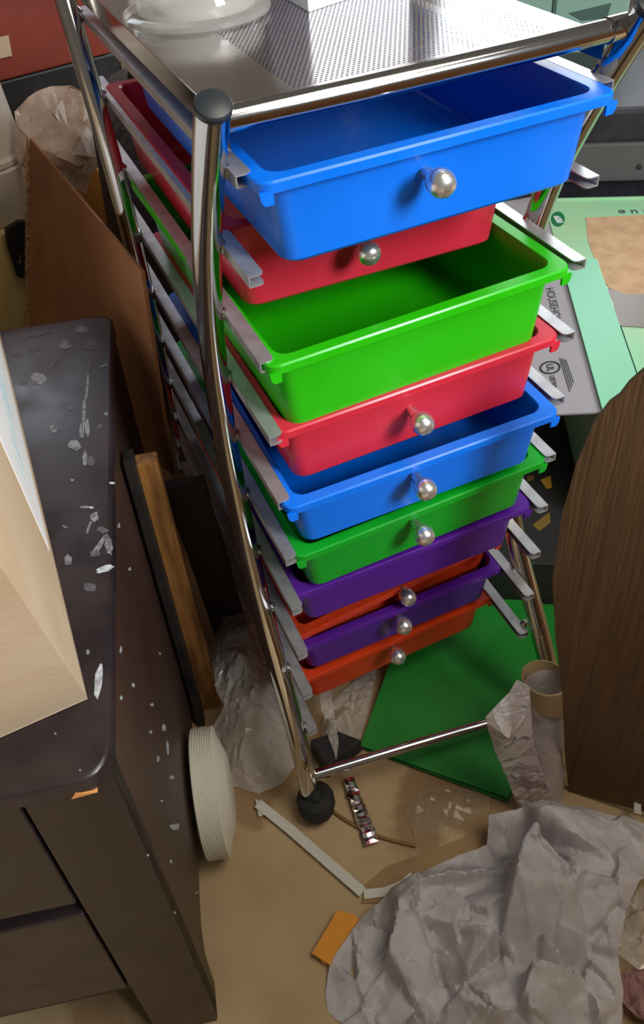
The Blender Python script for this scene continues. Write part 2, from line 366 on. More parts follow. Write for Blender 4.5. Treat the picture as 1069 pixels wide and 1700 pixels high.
# channel rails, open towards the drawers
def rail_mesh(sx):
    t, w, h = 0.0011, 0.0125, 0.0095; r = 0.004
    mb = MB()
    def flange(z0, z1):
        pl = [(0, 0), (w - r, 0)] + [(w - r + r * math.sin(a), r - r * math.cos(a)) for a in (math.pi / 4, math.pi / 2)] + [(w, RLEN), (0, RLEN)]
        mb.prism([(-sx * a + sx * RW, b, z0) for a, b in pl], (0, 0, z1 - z0))
    flange(-t, 0); flange(-h, -h + t)
    mb.box((sx * (RW - t / 2), RLEN / 2, -h / 2), (t, RLEN, h - 2 * t))
    return mb.mesh('rail', M['steel'])
RM_ = {s: rail_mesh(s) for s in (-1, 1)}
for sx in (-1, 1):
    for k in range(10):
        o = bpy.data.objects.new('rail', RM_[sx]); COL.objects.link(o)
        place(o, cart, dict(label='thin steel channel rail')); o.location = (0, 0, RAILTOP - S * k)
        for rear in (0, 1):      # little crimped lugs that hold the rail to the posts
            z = RAILTOP - S * k - 0.005
            yy = next((a[1] + (b[1] - a[1]) * (a[0] - z) / (a[0] - b[0]) for a, b in zip(PY, PY[1:]) if a[0] >= z >= b[0]), 0)
            yy = RLEN - yy if rear else yy
            MB().tube([(sx * (RW + 0.004), yy, z + 0.010), (sx * (RW + 0.0015), yy, z + 0.004), (sx * (RW - 0.001), yy, z - 0.004)], [0.0035, 0.0055, 0.003], 8).build('rail_lug', M['chrome'], o, 50)
            o.children[-1].matrix_parent_inverse = Matrix.Translation(o.location).inverted() if False else Matrix()
            o.children[-1].location = (0, 0, -(RAILTOP - S * k))
# cross bars
MB().tube([(-RW - 0.003, 0.004, 0.8975), (-0.06, 0.001, 0.8975), (0.08, 0.001, 0.8975), (RW - 0.010, 0.003, 0.8975)], 0.0088, 18).build('top_front_bar', M['chrome'], cart, 40, label='bright chrome bar along the top front')
MB().tube([(RW - 0.012, 0.003, 0.8975), (RW + 0.006, 0.004, 0.8975)], 0.0099, 18).build('bar_collar', M['chrome'], cart, 40)
MB().tube([(-RW - 0.003, RLEN - 0.004, 0.8975), (RW + 0.003, RLEN - 0.004, 0.8975)], 0.0088, 14).build('top_rear_bar', M['chrome'], cart, 40)
MB().tube([(-RW - 0.004, -0.006, 0.066), (-0.02, -0.026, 0.063), (RW + 0.004, -0.052, 0.055)], 0.0062, 14).build('bottom_front_bar', M['chrome'], cart, 40, label='thin chrome bar near the floor')
MB().tube([(-RW - 0.004, RLEN + 0.008, 0.066), (RW + 0.004, RLEN + 0.008, 0.066)], 0.0062, 14).build('bottom_rear_bar', M['chrome'], cart, 40)
# top tray: perforated sheet with folded skirts
tray = MB().box((0, 0.2575, 0.8915), (0.304, 0.489, 0.001)).build('top_tray', M['perf'], cart, label='polished steel tray sheet with small round holes')
for sx in (-1, 1):
    MB().hexa([(sx * 0.1515, 0.013, 0.872), (sx * 0.1525, 0.013, 0.872), (sx * 0.1525, 0.502, 0.872), (sx * 0.1515, 0.502, 0.872),
               (sx * 0.1515, 0.013, 0.8912), (sx * 0.1525, 0.013, 0.8912), (sx * 0.1525, 0.502, 0.8912), (sx * 0.1515, 0.502, 0.8912)]).build('tray_skirt', M['chrome'], tray)

def drawer_mesh(name, material, H, L=0.405):
    mb = MB(); R = rrect
    ls = [R(0.1235, 0.0165, L - 0.015, 0.013, -H), R(0.1262, 0.0140, L - 0.0125, 0.013, -H + 0.003), R(0.1335, 0.0095, L - 0.0105, 0.013, -0.0035), R(0.1440, 0.0012, L - 0.0012, 0.011, -0.0030), R(0.1440, 0.0012, L - 0.0012, 0.011, -0.0085),
          R(0.1455, 0.0, L, 0.012, -0.0085), R(0.1455, 0.0, L, 0.012, -0.0016), R(0.1442, 0.0012, L - 0.0012, 0.011, 0.0), R(0.1330, 0.0110, L - 0.011, 0.013, 0.0), R(0.1315, 0.0125, L - 0.0125, 0.013, -0.002), R(0.1230, 0.0178, L - 0.0178, 0.013, -H + 0.0045), R(0.1205, 0.0205, L - 0.0205, 0.012, -H + 0.0022)]
    mb.loops(ls)
    for sx in (-1, 1):           # stop tabs under the front corners
        x0, x1 = sx * 0.1445, sx * 0.1345
        mb.prism([(x0, 0.0004, -0.007), (x0 - sx * 0.001, 0.0004, -0.0135), (x0 - sx * 0.0035, 0.0004, -0.0168), (x1, 0.0004, -0.0168), (x1, 0.0004, -0.007)], (0, 0.0022, 0))
    return mb.mesh(name, material, 35)
KN = MB().lathe([(0.0035, 0.0), (0.0036, 0.004), (0.0048, 0.0052), (0.0048, 0.011), (0.0058, 0.0125), (0.0058, 0.0145), (0.0076, 0.0163), (0.0094, 0.019), (0.0104, 0.0225), (0.0106, 0.025), (0.0101, 0.0285), (0.0086, 0.0318), (0.0058, 0.0342), (0.002, 0.0352)], (0, 0, 0), 24, Matrix.Rotation(math.radians(90), 3, 'X')).mesh('knob', M['knob'], 60)
DR = [  # colour key, height, front y, x shift, tip (roll about y, yaw, rise), knob (x, drop), words
    ('blue', 0.074, -0.021, -0.002, (0, 0, 0.002), (-0.017, 0.027), 'bright blue drawer at the top, pulled out furthest'),
    ('red', 0.088, 0.074, -0.004, (1.5, 0, 0), (-0.026, 0.047), 'red drawer pushed back under the blue one'),
    ('green', 0.086, -0.006, -0.006, (0, 1.0, 0.001), None, 'lime green drawer with no knob'),
    ('red', 0.077, 0.002, -0.003, (0, 0, 0.001), (-0.014, 0.034), 'red drawer with a rosy front'),
    ('blue', 0.071, -0.013, -0.006, (0, -1.2, 0), (-0.018, 0.023), 'blue drawer in the middle of the cart'),
    ('green2', 0.073, -0.002, 0.0, (0, 0, 0), (-0.012, 0.023), 'green drawer with a knob'),
    ('purple', 0.071, 0.012, -0.003, (0, -1.6, 0), None, 'purple drawer with no knob'),
    ('orange', 0.0705, 0.066, 0.008, (-4.5, 0.5, -0.0555), (0.008, 0.016), 'orange red drawer hanging crooked inside the one below'),
    ('purple', 0.0711, 0.053, 0.006, (0, -1.0, 0.001), (-0.004, 0.015), 'purple drawer with a knob'),
    ('orange', 0.071, 0.065, 0.006, (0, 0, 0), (-0.006, 0.015), 'orange red drawer at the bottom')]
DM = {}
for k, (c, H, y, xs, (roll, yaw, dz), kn, words) in enumerate(DR):
    if (c, H) not in DM:
        DM[c, H] = drawer_mesh('drawer', M[c], H)
        if k == 7:           # this one is warped: its front rim bows upwards in the middle
            for v in DM[c, H].vertices:
                v.co.z += 0.012 * max(0, 1 - (v.co.x / 0.14) ** 2) * max(0, 1 - v.co.y / 0.12)
    d = bpy.data.objects.new('drawer', DM[c, H]); COL.objects.link(d); place(d, cart, dict(label=words))
    d.location = (xs, y, RAILTOP - 0.0022 - S * k + dz); d.rotation_euler = (0, math.radians(roll), math.radians(yaw))
    if kn:
        o = bpy.data.objects.new('knob', KN); COL.objects.link(o); o.parent = d; o['label'] = 'round chrome ball knob on a short stem'
        o.location = (kn[0] - xs, 0.0125, -kn[1] + 0.012 * (k == 7))
    else:
        MB().lathe([(0.0026, 0.0), (0.0026, 0.0006)], (-0.016 - xs, 0.0122, -0.030), 12, Matrix.Rotation(math.radians(90), 3, 'X')).build('knob_hole', M['ink'], d, label='small dark screw hole')
for o in [c for c in cart.children]:
    o.matrix_parent_inverse = Matrix.Translation(cart.location).inverted()

# things on the tray
TZ = 0.892
mb = MB(); c0 = Vector((-0.086, 0.273, TZ))
prof = [(0.098, 0.0), (0.101, 0.002), (0.101, 0.006), (0.096, 0.008), (0.091, 0.0085), (0.089, 0.022), (0.086, 0.024), (0.083, 0.022), (0.080, 0.007), (0.060, 0.006), (0.058, 0.010), (0.050, 0.010), (0.048, 0.006), (0.010, 0.006)]
mb.lathe([(q * 0.66, h * 1.1) for q, h in prof], c0, 56).build('round_lid', M['glass'], None, 40, label='round clear plastic lid lying on the perforated tray', category='lid')
a = at(510, 20, z=TZ)
ex, ey = Vector((0.92, -0.12, 0)).normalized(), Vector((0.12, 0.92, 0)).normalized()
a = at(512, 19, z=TZ + 0.001)
exx = (at(600, -8, z=TZ) - a).normalized(); exy = Vector((0.02, 1, 0)).normalized()
def bx(o, e1, l1, e2, l2, z0, z1):
    o = Vector((o.x, o.y, 0)); q = [o, o + e1 * l1, o + e1 * l1 + e2 * l2, o + e2 * l2]
    return [(p.x, p.y, z0) for p in q] + [(p.x, p.y, z1) for p in q]
MB().hexa(bx(a, exx, 0.13, exy, 0.11, TZ, TZ + 0.09)).build('white_carton', M['white'], None, None, 0.0015, label='white carton standing on the tray beside the round lid', category='box')

# ------------------------------------------------------------------ nightstand
F0 = Vector((-0.35, -0.185, 0)); SD = Vector((0.2396, 0.9709, 0)); WD = Vector((-0.9709, 0.2396, 0)); UP = Vector((0, 0, 1))
NH, NDP, NW = 0.56, 0.563, 0.50
def nq(s, w, z): return F0 + SD * s + WD * w + UP * z
stand = empty('nightstand', tuple(F0 + SD * 0.28 + WD * 0.25), label='dark brown wooden nightstand with a worn paint-spotted top, left of the cart', category='nightstand')
r = 0.022; outl = []
for cs, cw, a0 in ((r, r, 180), (r, NW - r, 90), (NDP - r, NW - r, 0), (NDP - r, r, -90)):
    for k in range(6):
        a = math.radians(a0 - 90 * k / 5 + 90) if False else math.radians(a0 + 90 - 18 * k)
        outl.append((cs, cw, a))
def top_loop(grow, z):
    pts = []
    for cs, cw, (sa, sb) in ((r, r, (180, 270)), (NDP - r, r, (270, 360)), (NDP - r, NW - r, (0, 90)), (r, NW - r, (90, 180))):
        for k in range(6):
            a = math.radians(sa + (sb - sa) * k / 5); pts.append(nq(cs + (r + grow) * math.cos(a), cw + (r + grow) * math.sin(a), z))
    return pts
MB().loops([top_loop(-0.004, NH - 0.020), top_loop(0, NH - 0.017), top_loop(0, NH - 0.003), top_loop(-0.0012, NH - 0.0008), top_loop(-0.004, NH)]).build('top', M['wood_black'], stand, 50, label='black brown top with rounded corners')
def npoly(pts, th_dir, th): return MB().prism(pts, th_dir * th)
IN = 0.004
side_out = [(0.014, 0.0), (0.046, 0.0), (0.052, 0.07), (0.075, 0.088), (0.14, 0.075), (0.33, 0.03), (0.45, 0.02), (0.50, 0.0), (NDP - 0.012, 0.0), (NDP - 0.012, NH - 0.02), (0.014, NH - 0.02)]
npoly([nq(s, IN, z) for s, z in side_out], WD, 0.018).build('side_panel', M['wood_side'], stand, label='dark brown side panel speckled with paint')
npoly([nq(s, NW - IN - 0.018, z) for s, z in side_out], WD, 0.018).build('side_panel', M['wood_side'], stand)
MB().hexa([nq(s, w, z) for z in (0.05, NH - 0.02) for s, w in ((NDP - 0.03, 0.022), (NDP - 0.022, 0.022), (NDP - 0.022, NW - 0.022), (NDP - 0.03, NW - 0.022))]).build('back_panel', M['black'], stand)
def slab(s0, s1, w0, w1, z0, z1): return MB().hexa([nq(s, w, z) for z in (z0, z1) for s, w in ((s0, w0), (s1, w0), (s1, w1), (s0, w1))])
slab(0.012, 0.034, 0.004, 0.068, 0.0, NH - 0.02).build('front_stile', M['wood_black'], stand, None, 0.0015)
slab(0.012, 0.034, NW - 0.068, NW - 0.004, 0.0, NH - 0.02).build('front_stile', M['wood_black'], stand, None, 0.0015)
for z0, z1 in ((0.352, 0.530), (0.148, 0.328)):
    slab(0.013, 0.033, 0.0715, NW - 0.0715, z0, z1).build('drawer_front', M['wood_black'], stand, None, 0.002, label='dark plain drawer front')
for z0, z1 in ((0.331, 0.349), (0.10, 0.145)):
    slab(0.028, 0.042, 0.068, NW - 0.068, z0, z1).build('rail', M['black'], stand)
npoly([nq(-0.0006, 0.012, NH - 0.0165), nq(-0.0006, 0.030, NH - 0.0185), nq(-0.0006, 0.026, NH - 0.0125)], SD, 0.004).build('bare_chip', M['bare_wood'], stand, label='chipped corner showing orange wood')
# dried paint on the top and side
def blob(u, v, ru, rv, ang, seed, m, z=NH, name='paint_spot'):
    rn = random.Random(seed); pts = []
    n = 14
    for k in range(n):
        a = 2 * math.pi * k / n; q = 1 + rn.uniform(-0.22, 0.22); x, y = ru * q * math.cos(a), rv * q * math.sin(a); ca, sa = math.cos(math.radians(ang)), math.sin(math.radians(ang))
        p = at(u + x * ca - y * sa, v + x * sa + y * ca, z=z + 0.0002); pts.append(p)
    MB().prism(pts, (0, 0, 0.0004)).build(name, m, stand)
sp = [(135, 547, 10, 6, 0, 'paint'), (108, 572, 11, 8, -15, 'paint'), (58, 577, 13, 7, -8, 'paint_faint'), (28, 588, 8, 4, -10, 'paint_faint'), (152, 573, 13, 10, 0, 'paint_faint'), (64, 628, 13, 9, 0, 'paint'), (38, 634, 6, 6, 0, 'paint_faint'),
      (92, 600, 3, 14, 35, 'paint_faint'), (60, 556, 26, 2, -12, 'paint_faint'), (149, 605, 3, 22, 5, 'paint_faint'), (145, 640, 2.5, 26, 6, 'paint'), (139, 690, 3, 30, 4, 'paint'), (136, 716, 4, 14, 4, 'paint'), (145, 710, 4, 16, 0, 'paint'), (124, 739, 11, 8, 0, 'paint'), (90, 712, 6, 6, 0, 'paint'),
      (141, 760, 4, 14, 0, 'paint'), (150, 765, 7, 8, 20, 'paint_faint'), (176, 688, 4, 3, 0, 'paint'), (165, 708, 5, 3, -30, 'paint_faint'), (157, 858, 6, 8, 20, 'paint'), (148, 875, 2, 12, 20, 'paint'), (170, 880, 9, 5, 15, 'paint_faint'), (165, 905, 4, 24, 35, 'paint'), (180, 905, 6, 16, -10, 'paint'), (158, 918, 8, 6, 0, 'paint_faint'),
      (174, 945, 15, 5, -15, 'paint_white'), (113, 930, 6, 9, 0, 'paint'), (150, 975, 12, 8, 0, 'paint_faint'), (140, 842, 8, 2, 0, 'paint'), (152, 843, 4, 2, 0, 'paint_white'), (108, 875, 5, 1.5, 20, 'paint'), (164, 1132, 7, 26, 8, 'paint_white'), (146, 1083, 3, 4, 0, 'paint'), (172, 607, 8, 1.5, -20, 'paint'), (118, 678, 5, 2.5, -15, 'paint_faint'),
      (193, 803, 6, 2, 0, 'paint_white') if False else (186, 802, 5, 1.6, 0, 'paint_white'), (120, 797, 3, 2, 0, 'paint'), (133, 1279, 2, 2, 0, 'paint'), (92, 1218, 2, 2, 0, 'paint')]
for i, (u, v, ru, rv, an, mm) in enumerate(sp): blob(u, v, ru, rv, an, i, M[mm])
rn = random.Random(5)
sidepts = [(290, 1372, 7, 5), (272, 1208, 3, 7), (278, 1240, 2, 12), (262, 1260, 2, 5), (285, 1290, 4, 3), (215, 945, 2, 3), (265, 1085, 2, 2), (221, 1138, 2, 4), (252, 1170, 2, 3), (268, 1330, 2, 2), (245, 1420, 2, 2), (290, 1515, 2, 2), (197, 873, 1.5, 4), (200, 1080, 1.5, 6), (201, 1158, 1.5, 4), (283, 1430, 2, 3), (250, 1215, 2, 3), (326, 1482, 2, 2)]
for i, (u, v, ru, rv) in enumerate(sidepts):
    pts = []
    for k in range(9):
        a = 2 * math.pi * k / 9; q = 1 + rn.uniform(-0.3, 0.3)
        pts.append(at_plane(u + ru * q * math.cos(a), v + rv * q * math.sin(a), nq(0, IN - 0.0003, 0), WD))
    MB().prism(pts, -WD * 0.0004).build('paint_spot', M['paint_white'], stand)

# carton on the nightstand
BX, BY0, BY1 = -0.351, -0.124, 0.42
carton = empty('cardboard_carton', (-0.55, 0.1, NH), label='brown cardboard carton with a white shipping label, standing on the dark nightstand', category='box')
def rf(y, z): return Vector((-0.3515 + 0.008 * (y + 0.12) / 0.5, y, z))
z1 = NH + 0.30
wall_pts = [rf(BY0, NH + 0.002), rf(BY1, NH + 0.002), rf(BY1, z1), rf(-0.236, z1)]
MB().prism(wall_pts, (-0.005, 0, 0)).build('side_wall', M['card'], carton, label='lit carton side that carries the label')
fr = [rf(BY0, NH + 0.002), rf(-0.236, z1)]
lx = Vector((-0.34, -0.01, 0))
MB().prism([fr[0] + Vector((-0.0002, -0.0, 0)), fr[1], fr[1] + lx, fr[0] + lx], (0, 0.005, 0.0018)).build('front_wall', M['card'], carton)
MB().prism([rf(BY1, NH + 0.002), rf(BY1, z1), rf(BY1, z1) + lx, rf(BY1, NH + 0.002) + lx], (0, 0.005, 0)).build('rear_wall', M['card'], carton)
MB().prism([p + lx for p in wall_pts], (-0.005, 0, 0)).build('far_wall', M['card'], carton)
MB().prism([rf(BY0, NH + 0.001), rf(BY1, NH + 0.001), rf(BY1, NH + 0.001) + lx, rf(BY0, NH + 0.001) + lx], (0, 0, 0.005)).build('base', M['card'], carton)
lab = MB().prism([rf(0.0, 0.588) + Vector((0.0006, 0, 0)), rf(0.33, 0.588) + Vector((0.0006, 0, 0)), rf(0.33, 0.80) + Vector((0.0006, 0, 0)), rf(-0.045, 0.80) + Vector((0.0006, 0, 0))], (-0.0005, 0, 0)).build('shipping_label', M['label'], carton, label='white printed shipping label')
rn = random.Random(3); y = 0.02
while y < 0.20:
    w = rn.choice((0.0008, 0.0012, 0.002)); q = Vector((0.0009, 0, 0))
    MB().prism([rf(y, 0.64) + q, rf(y + w, 0.64) + q, rf(y + w, 0.675) + q, rf(y, 0.675) + q], (-0.0003, 0, 0)).build('barcode_bar', M['blueink'], lab); y += w + rn.choice((0.011, 0.016, 0.022))

# ------------------------------------------------------------------ boards and sheets between nightstand and cart
def patch(name, c4, n, th, m, bulge=(0, 0, 0), parent=None, **t):
    a, b, c, d = (Vector(p) for p in c4); nn = (b - a).cross(d - a).normalized() * th; vs = []; bu = Vector(bulge)
    for k in (0, 1):
        for i in range(n + 1):
            for j in range(n + 1):
                u, v = i / n, j / n
                vs.append(a * (1 - u) * (1 - v) + b * u * (1 - v) + c * u * v + d * (1 - u) * v + bu * 16 * u * (1 - u) * v * (1 - v) + nn * k)
    N1 = n + 1; off = N1 * N1; fs = []
    for k in (0, 1):
        fs += [(k * off + i * N1 + j, k * off + i * N1 + j + 1, k * off + (i + 1) * N1 + j + 1, k * off + (i + 1) * N1 + j) for i in range(n) for j in range(n)]
    rim = [i * N1 for i in range(N1)] + [n * N1 + j for j in range(1, N1)] + [i * N1 + n for i in range(n - 1, -1, -1)] + [j for j in range(n - 1, 0, -1)]
    fs += [(rim[i], rim[(i + 1) % len(rim)], rim[(i + 1) % len(rim)] + off, rim[i] + off) for i in range(len(rim))]
    return MB().add(vs, fs).build(name, m, parent, 40, **t)
TL, TR, BR, BL = at(50, 230, y=0.86), at(234, 450, x=-0.19), at(286, 787, x=-0.196), at(46, 640, y=0.80)
sheet = patch('cardboard_sheet', (TL, TR, BR, BL), 10, 0.004, M['card_panel'], (0.0, 0.0, 0.004), label='large bare brown cardboard sheet leaning behind the nightstand', category='cardboard')
ed = (BL - TL); L_ = ed.length; ed.normalize(); acr = (TR - TL).normalized(); nr = ed.cross(acr).normalized()
mb = MB(); n = int(L_ / 0.0042)
for k in range(n):
    p = TL + ed * (k * 0.0042); mb.prism([p - acr * 0.0035 - nr * 0.0035, p + ed * 0.0024 - acr * 0.0045, p + ed * 0.0042 - acr * 0.0035 - nr * 0.0035, p + ed * 0.0042 + acr * 0.001 - nr * 0.0035, p + acr * 0.001 - nr * 0.0035], nr * 0.007)
mb.build('corrugated_edge', M['card_edge'], sheet, label='ragged corrugated edge')
def upright(name, B, T, wd, dp, m, **t):
    """a board standing on the floor at B and leaning to T"""
    w, d = -WD * wd / 2, SD * dp / 2
    q = [-w - d, w - d, w + d, -w + d]
    return MB().hexa([tuple(B + k) for k in q] + [tuple(T + k) for k in q]).build(name, m, None, None, 0.0015, **t)
upright('wooden_plank', at(349, 1168, z=0.0), at(236, 762, z=0.49), 0.031, 0.018, M['plank'], label='varnished orange brown wooden plank standing upright beside the nightstand', category='plank')
upright('black_board', at(329, 1196, z=0.0) - WD * 0.004, at(209, 757, z=0.51) - WD * 0.002, 0.011, 0.020, M['black'], label='narrow black board upright between nightstand and wooden plank', category='board')
upright('dark_board', at(385, 1050, z=0.0), at(306, 800, z=0.36), 0.050, 0.016, M['darkboard'], label='dark reddish board standing upright between wooden plank and cart post', category='board')

# ------------------------------------------------------------------ plates under the nightstand
pn = (-WD + UP * 0.02).normalized(); pr_ = 0.074
PQ = pn.to_track_quat('Z', 'Y').to_matrix()
for k in range(9):
    c = nq(0.222, -0.0185 - k * 0.0030, pr_ + 0.0015 - 0.0003 * k)
    q = pr_ / 0.1115
    prof = [(0.056, 0.0), (0.064, -0.0012), (0.092, -0.0085), (0.108, -0.0115), (0.1115, -0.0125), (0.110, -0.0142), (0.106, -0.0138), (0.090, -0.0106), (0.063, -0.0034), (0.055, -0.0022)]
    MB().lathe([(r0 * q, h) for r0, h in prof], c, 56, PQ).build('foam_plate', M['plate'], None, 50,
        label='white foam plate inside the stack on edge beside the nightstand' if 0 < k < 8 else ('white foam plate of the stack on edge, nearest the nightstand' if k == 0 else 'outermost white foam plate of the stack on edge, facing the cart'), category='plate', group='foam plates standing on edge by the nightstand')

# ------------------------------------------------------------------ litter on the floor
ol = [at(u, v, z=z) for u, v, z in ((345, 1080, 0.05), (372, 1020, 0.06), (400, 985, 0.05), (440, 1000, 0.03), (470, 1090, 0.02), (490, 1180, 0.01), (500, 1260, 0.004), (470, 1300, 0.003), (430, 1318, 0.003), (375, 1300, 0.003), (365, 1250, 0.02), (348, 1220, 0.03), (372, 1170, 0.06), (346, 1120, 0.06))]
ct = [at(u, v, z=z) for u, v, z in ((400, 1100, 0.10), (420, 1160, 0.10), (440, 1220, 0.06), (385, 1190, 0.09), (460, 1240, 0.03), (395, 1050, 0.09))]
crumpled('plastic_bag', ol, ct, M['film'], 4, 30, 700, 0.010, 0.0025, 0.008, label='crumpled clear plastic bag on the floor left of the cart', category='bag')
ol = [at(u, v, z=0.003) for u, v in ((540, 1175), (585, 1130), (625, 1110), (612, 1180), (600, 1225), (560, 1260), (530, 1240))]
crumpled('plastic_wrapper', ol, [at(580, 1180, z=0.045), at(560, 1200, z=0.03)], M['film'], 9, 14, 160, 0.012, 0.003, 0.01, label='crinkled clear wrapper under the bottom drawer, left of the green folder', category='wrapper')
ol = [at(u, v, z=0.004) for u, v in ((665, 1330), (720, 1305), (815, 1315), (812, 1345), (760, 1370), (690, 1395))]
crumpled('plastic_film', ol, [at(740, 1340, z=0.02), at(700, 1350, z=0.012)], M['thinfilm'], 12, 12, 120, 0.006, 0.002, 0.01, label='flat clear plastic scrap in front of the green folder', category='film')
# dark box under cart at the left foot
a, b, c, d = at(512, 1215, z=0.05), at(560, 1200, z=0.05), at(600, 1215, z=0.05), at(540, 1262, z=0.05)
MB().hexa([(p.x, p.y, 0.0) for p in (a, d, c, b)] + [(p.x, p.y, 0.03) for p in (a, d, c, b)]).build('black_case', M['caster'], None, None, 0.003, label='small black case lying under the cart beside the left front foot', category='case')
ol = [at(u, v, z=0.034) for u, v in ((530, 1155), (548, 1140), (556, 1190), (562, 1235), (558, 1262), (545, 1225))]
crumpled('foil_sliver', ol, [at(548, 1200, z=0.055)], M['film'], 21, 6, 40, 0.004, 0.002, 0.008, label='thin glossy plastic sliver on the small black case', category='wrapper')
# foil stick wrapper
A, B = at(578, 1290, z=0.012), at(618, 1398, z=0.012); ax = (B - A); ln = ax.length; ax.normalize(); cr = Vector((ax.y, -ax.x, 0)); rn = random.Random(8); ls = []
for i in range(22):
    t = i / 21; w = 0.0085 + rn.uniform(-0.0012, 0.0012); h = 0.006 + rn.uniform(-0.002, 0.002)
    if i < 2: h *= 0.4
    if i > 16: h *= 0.35; w *= 1.15
    ls.append([A + ax * ln * t + cr * w * math.cos(q * math.pi / 5) * (1 + rn.uniform(-0.1, 0.1)) + UP * (h * math.sin(q * math.pi / 5) * (1 + rn.uniform(-0.25, 0.25)) - 0.004) for q in range(10)])
MB().loops(ls).build('foil_wrapper', M['foil'], None, label='narrow crinkled silver and maroon foil wrapper on the floor', category='wrapper')
# white plastic strip, bent
def ribbon(name, pix, w, z, th, m, **t):
    P = [at(u, v, z=z) for u, v in pix]; L1, R1 = [], []
    for i, p in enumerate(P):
        d = (P[min(i + 1, len(P) - 1)] - P[max(i - 1, 0)]).normalized(); s = Vector((d.y, -d.x, 0)) * w / 2; L1.append(p + s); R1.append(p - s)
    return MB().prism(L1 + R1[::-1], (0, 0, th)).build(name, m, None, None, None, **t)
st = ribbon('white_strip', [(428, 1334), (480, 1376), (540, 1428), (602, 1482)], 0.012, 0.006, 0.0015, M['strip'], label='long white plastic strip lying across the floor', category='strip')
MB().prism([at(424, 1327, z=0.003), at(440, 1338, z=0.003), at(446, 1350, z=0.003), at(430, 1357, z=0.003)], (0, 0, 0.0024)).build('bent_tab', M['strip'], st)
ribbon('white_paper_strip', [(604, 1485), (640, 1481), (668, 1470), (686, 1455)], 0.010, 0.003, 0.001, M['strip'], label='short curved white strip at the edge of the grey paper', category='strip')
p = [at(u, v, z=0.003) for u, v in ((532, 1325), (560, 1352), (600, 1376), (640, 1392), (690, 1404))]
MB().tube(catmull(p, 4), 0.0022, 8).build('brown_cord', M['cord'], None, 40, label='thin brown cord curving under the foil wrapper', category='cord')
o_ = MB().prism([at(u, v, z=0.010) for u, v in ((518, 1584), (560, 1512), (590, 1520), (600, 1535), (548, 1603))], (0, 0, 0.0025)).build('orange_scrap', M['orange_scrap'], None, None, None, label='bright orange paper scrap poking out beside the grey paper', category='paper')
MB().prism([at(534, 1600, z=0.002), at(548, 1603, z=0.002), at(600, 1535, z=0.002), at(590, 1525, z=0.002)], (0, 0, 0.009)).build('folded_edge', M['orange_scrap'], o_)
# torn brown card lying flat at the left of the grey paper
MB().prism([at(u, v, z=0.0006) for u, v in ((606, 1470), (640, 1440), (700, 1418), (760, 1395), (812, 1370), (830, 1420), (760, 1470), (680, 1500), (600, 1500))], (0, 0, 0.0016)).build('card_scrap', M['card_scrap'], None, None, None, label='flat torn brown card showing along the edge of the grey paper', category='cardboard')

# green folder under the cart
fz = 0.006
def flat(name, pix, z, th, m, parent=None, **t): return MB().prism([at(u, v, z=z) for u, v in pix], (0, 0, th)).build(name, m, parent, None, None, **t)
fold = flat('green_folder', [(604, 1244), (843, 1333), (900, 1230), (940, 1090), (925, 1004), (800, 970), (690, 1030), (648, 1100)], 0.004, 0.002, M['folder2'], label='bright green card folder lying on the floor under the cart', category='folder')
crumpled('cover', [at(u, v, z=z) for u, v, z in ((598, 1238, 0.010), (720, 1282, 0.010), (842, 1324, 0.012), (900, 1225, 0.016), (930, 1085, 0.016), (920, 1008, 0.014), (790, 968, 0.014), (690, 1030, 0.03), (645, 1105, 0.022))], [at(700, 1150, z=0.030), at(690, 1240, z=0.02), at(800, 1120, z=0.012)], M['folder'], 6, 3, 6, 0.003, 0.0, 0.2, fold, label='creased upper cover')

# bubble film roll by the right foot
def ring_loft(rings, n=28):
    ls = []
    for c, rx, ry, ph, wob in rings:
        ls.append([Vector(c) + Vector((rx * math.cos(2 * math.pi * k / n), ry * math.sin(2 * math.pi * k / n), 0.004 * wob * math.sin(3 * 2 * math.pi * k / n + ph))) * (1) for k in range(n)])
    return ls
topc = at(906, 1140, z=0.150); basec = at(903, 1322, z=0.003)
rn = random.Random(14); rings = []
for i in range(12):
    t = i / 11; c = basec.lerp(topc, t)
    rings.append((c, 0.024 + 0.003 * rn.uniform(-1, 1), 0.022 + 0.003 * rn.uniform(-1, 1), rn.uniform(0, 6), 0.6))
roll = MB().loops(ring_loft(rings), True, False).build('bubble_film_roll', M['bubble'], None, 60, label='upright roll of bubble film with a cream ring, beside the brown cardboard', category='plastic roll')
mb = MB(); tl = Matrix.Rotation(math.radians(-16), 3, 'X') @ Matrix.Diagonal((0.95, 1.1, 1))
mb.lathe([(0.0262, -0.022), (0.0277, -0.022), (0.0282, 0.012), (0.0262, 0.013)], topc + Vector((0, 0, 0.003)), 32, tl, True).build('cream_ring', M['cream'], roll, 50, label='thin cream band around the mouth')
ol = [at(u, v, y=y) for u, v, y in ((806, 1190, -0.095), (845, 1150, -0.085), (858, 1128, -0.08), (880, 1140, -0.09), (884, 1220, -0.115), (905, 1300, -0.135), (925, 1338, -0.14), (860, 1345, -0.13), (845, 1300, -0.12), (822, 1250, -0.11))]
crumpled('loose_film', ol, [at(850, 1220, y=-0.118), at(860, 1290, y=-0.135)], M['bubble'], 31, 12, 200, 0.005, 0.002, 0.01, roll, None, Matrix(((1, 0, 0), (0, 0, 1), (0, -1, 0))), label='loose flap of bubble film')

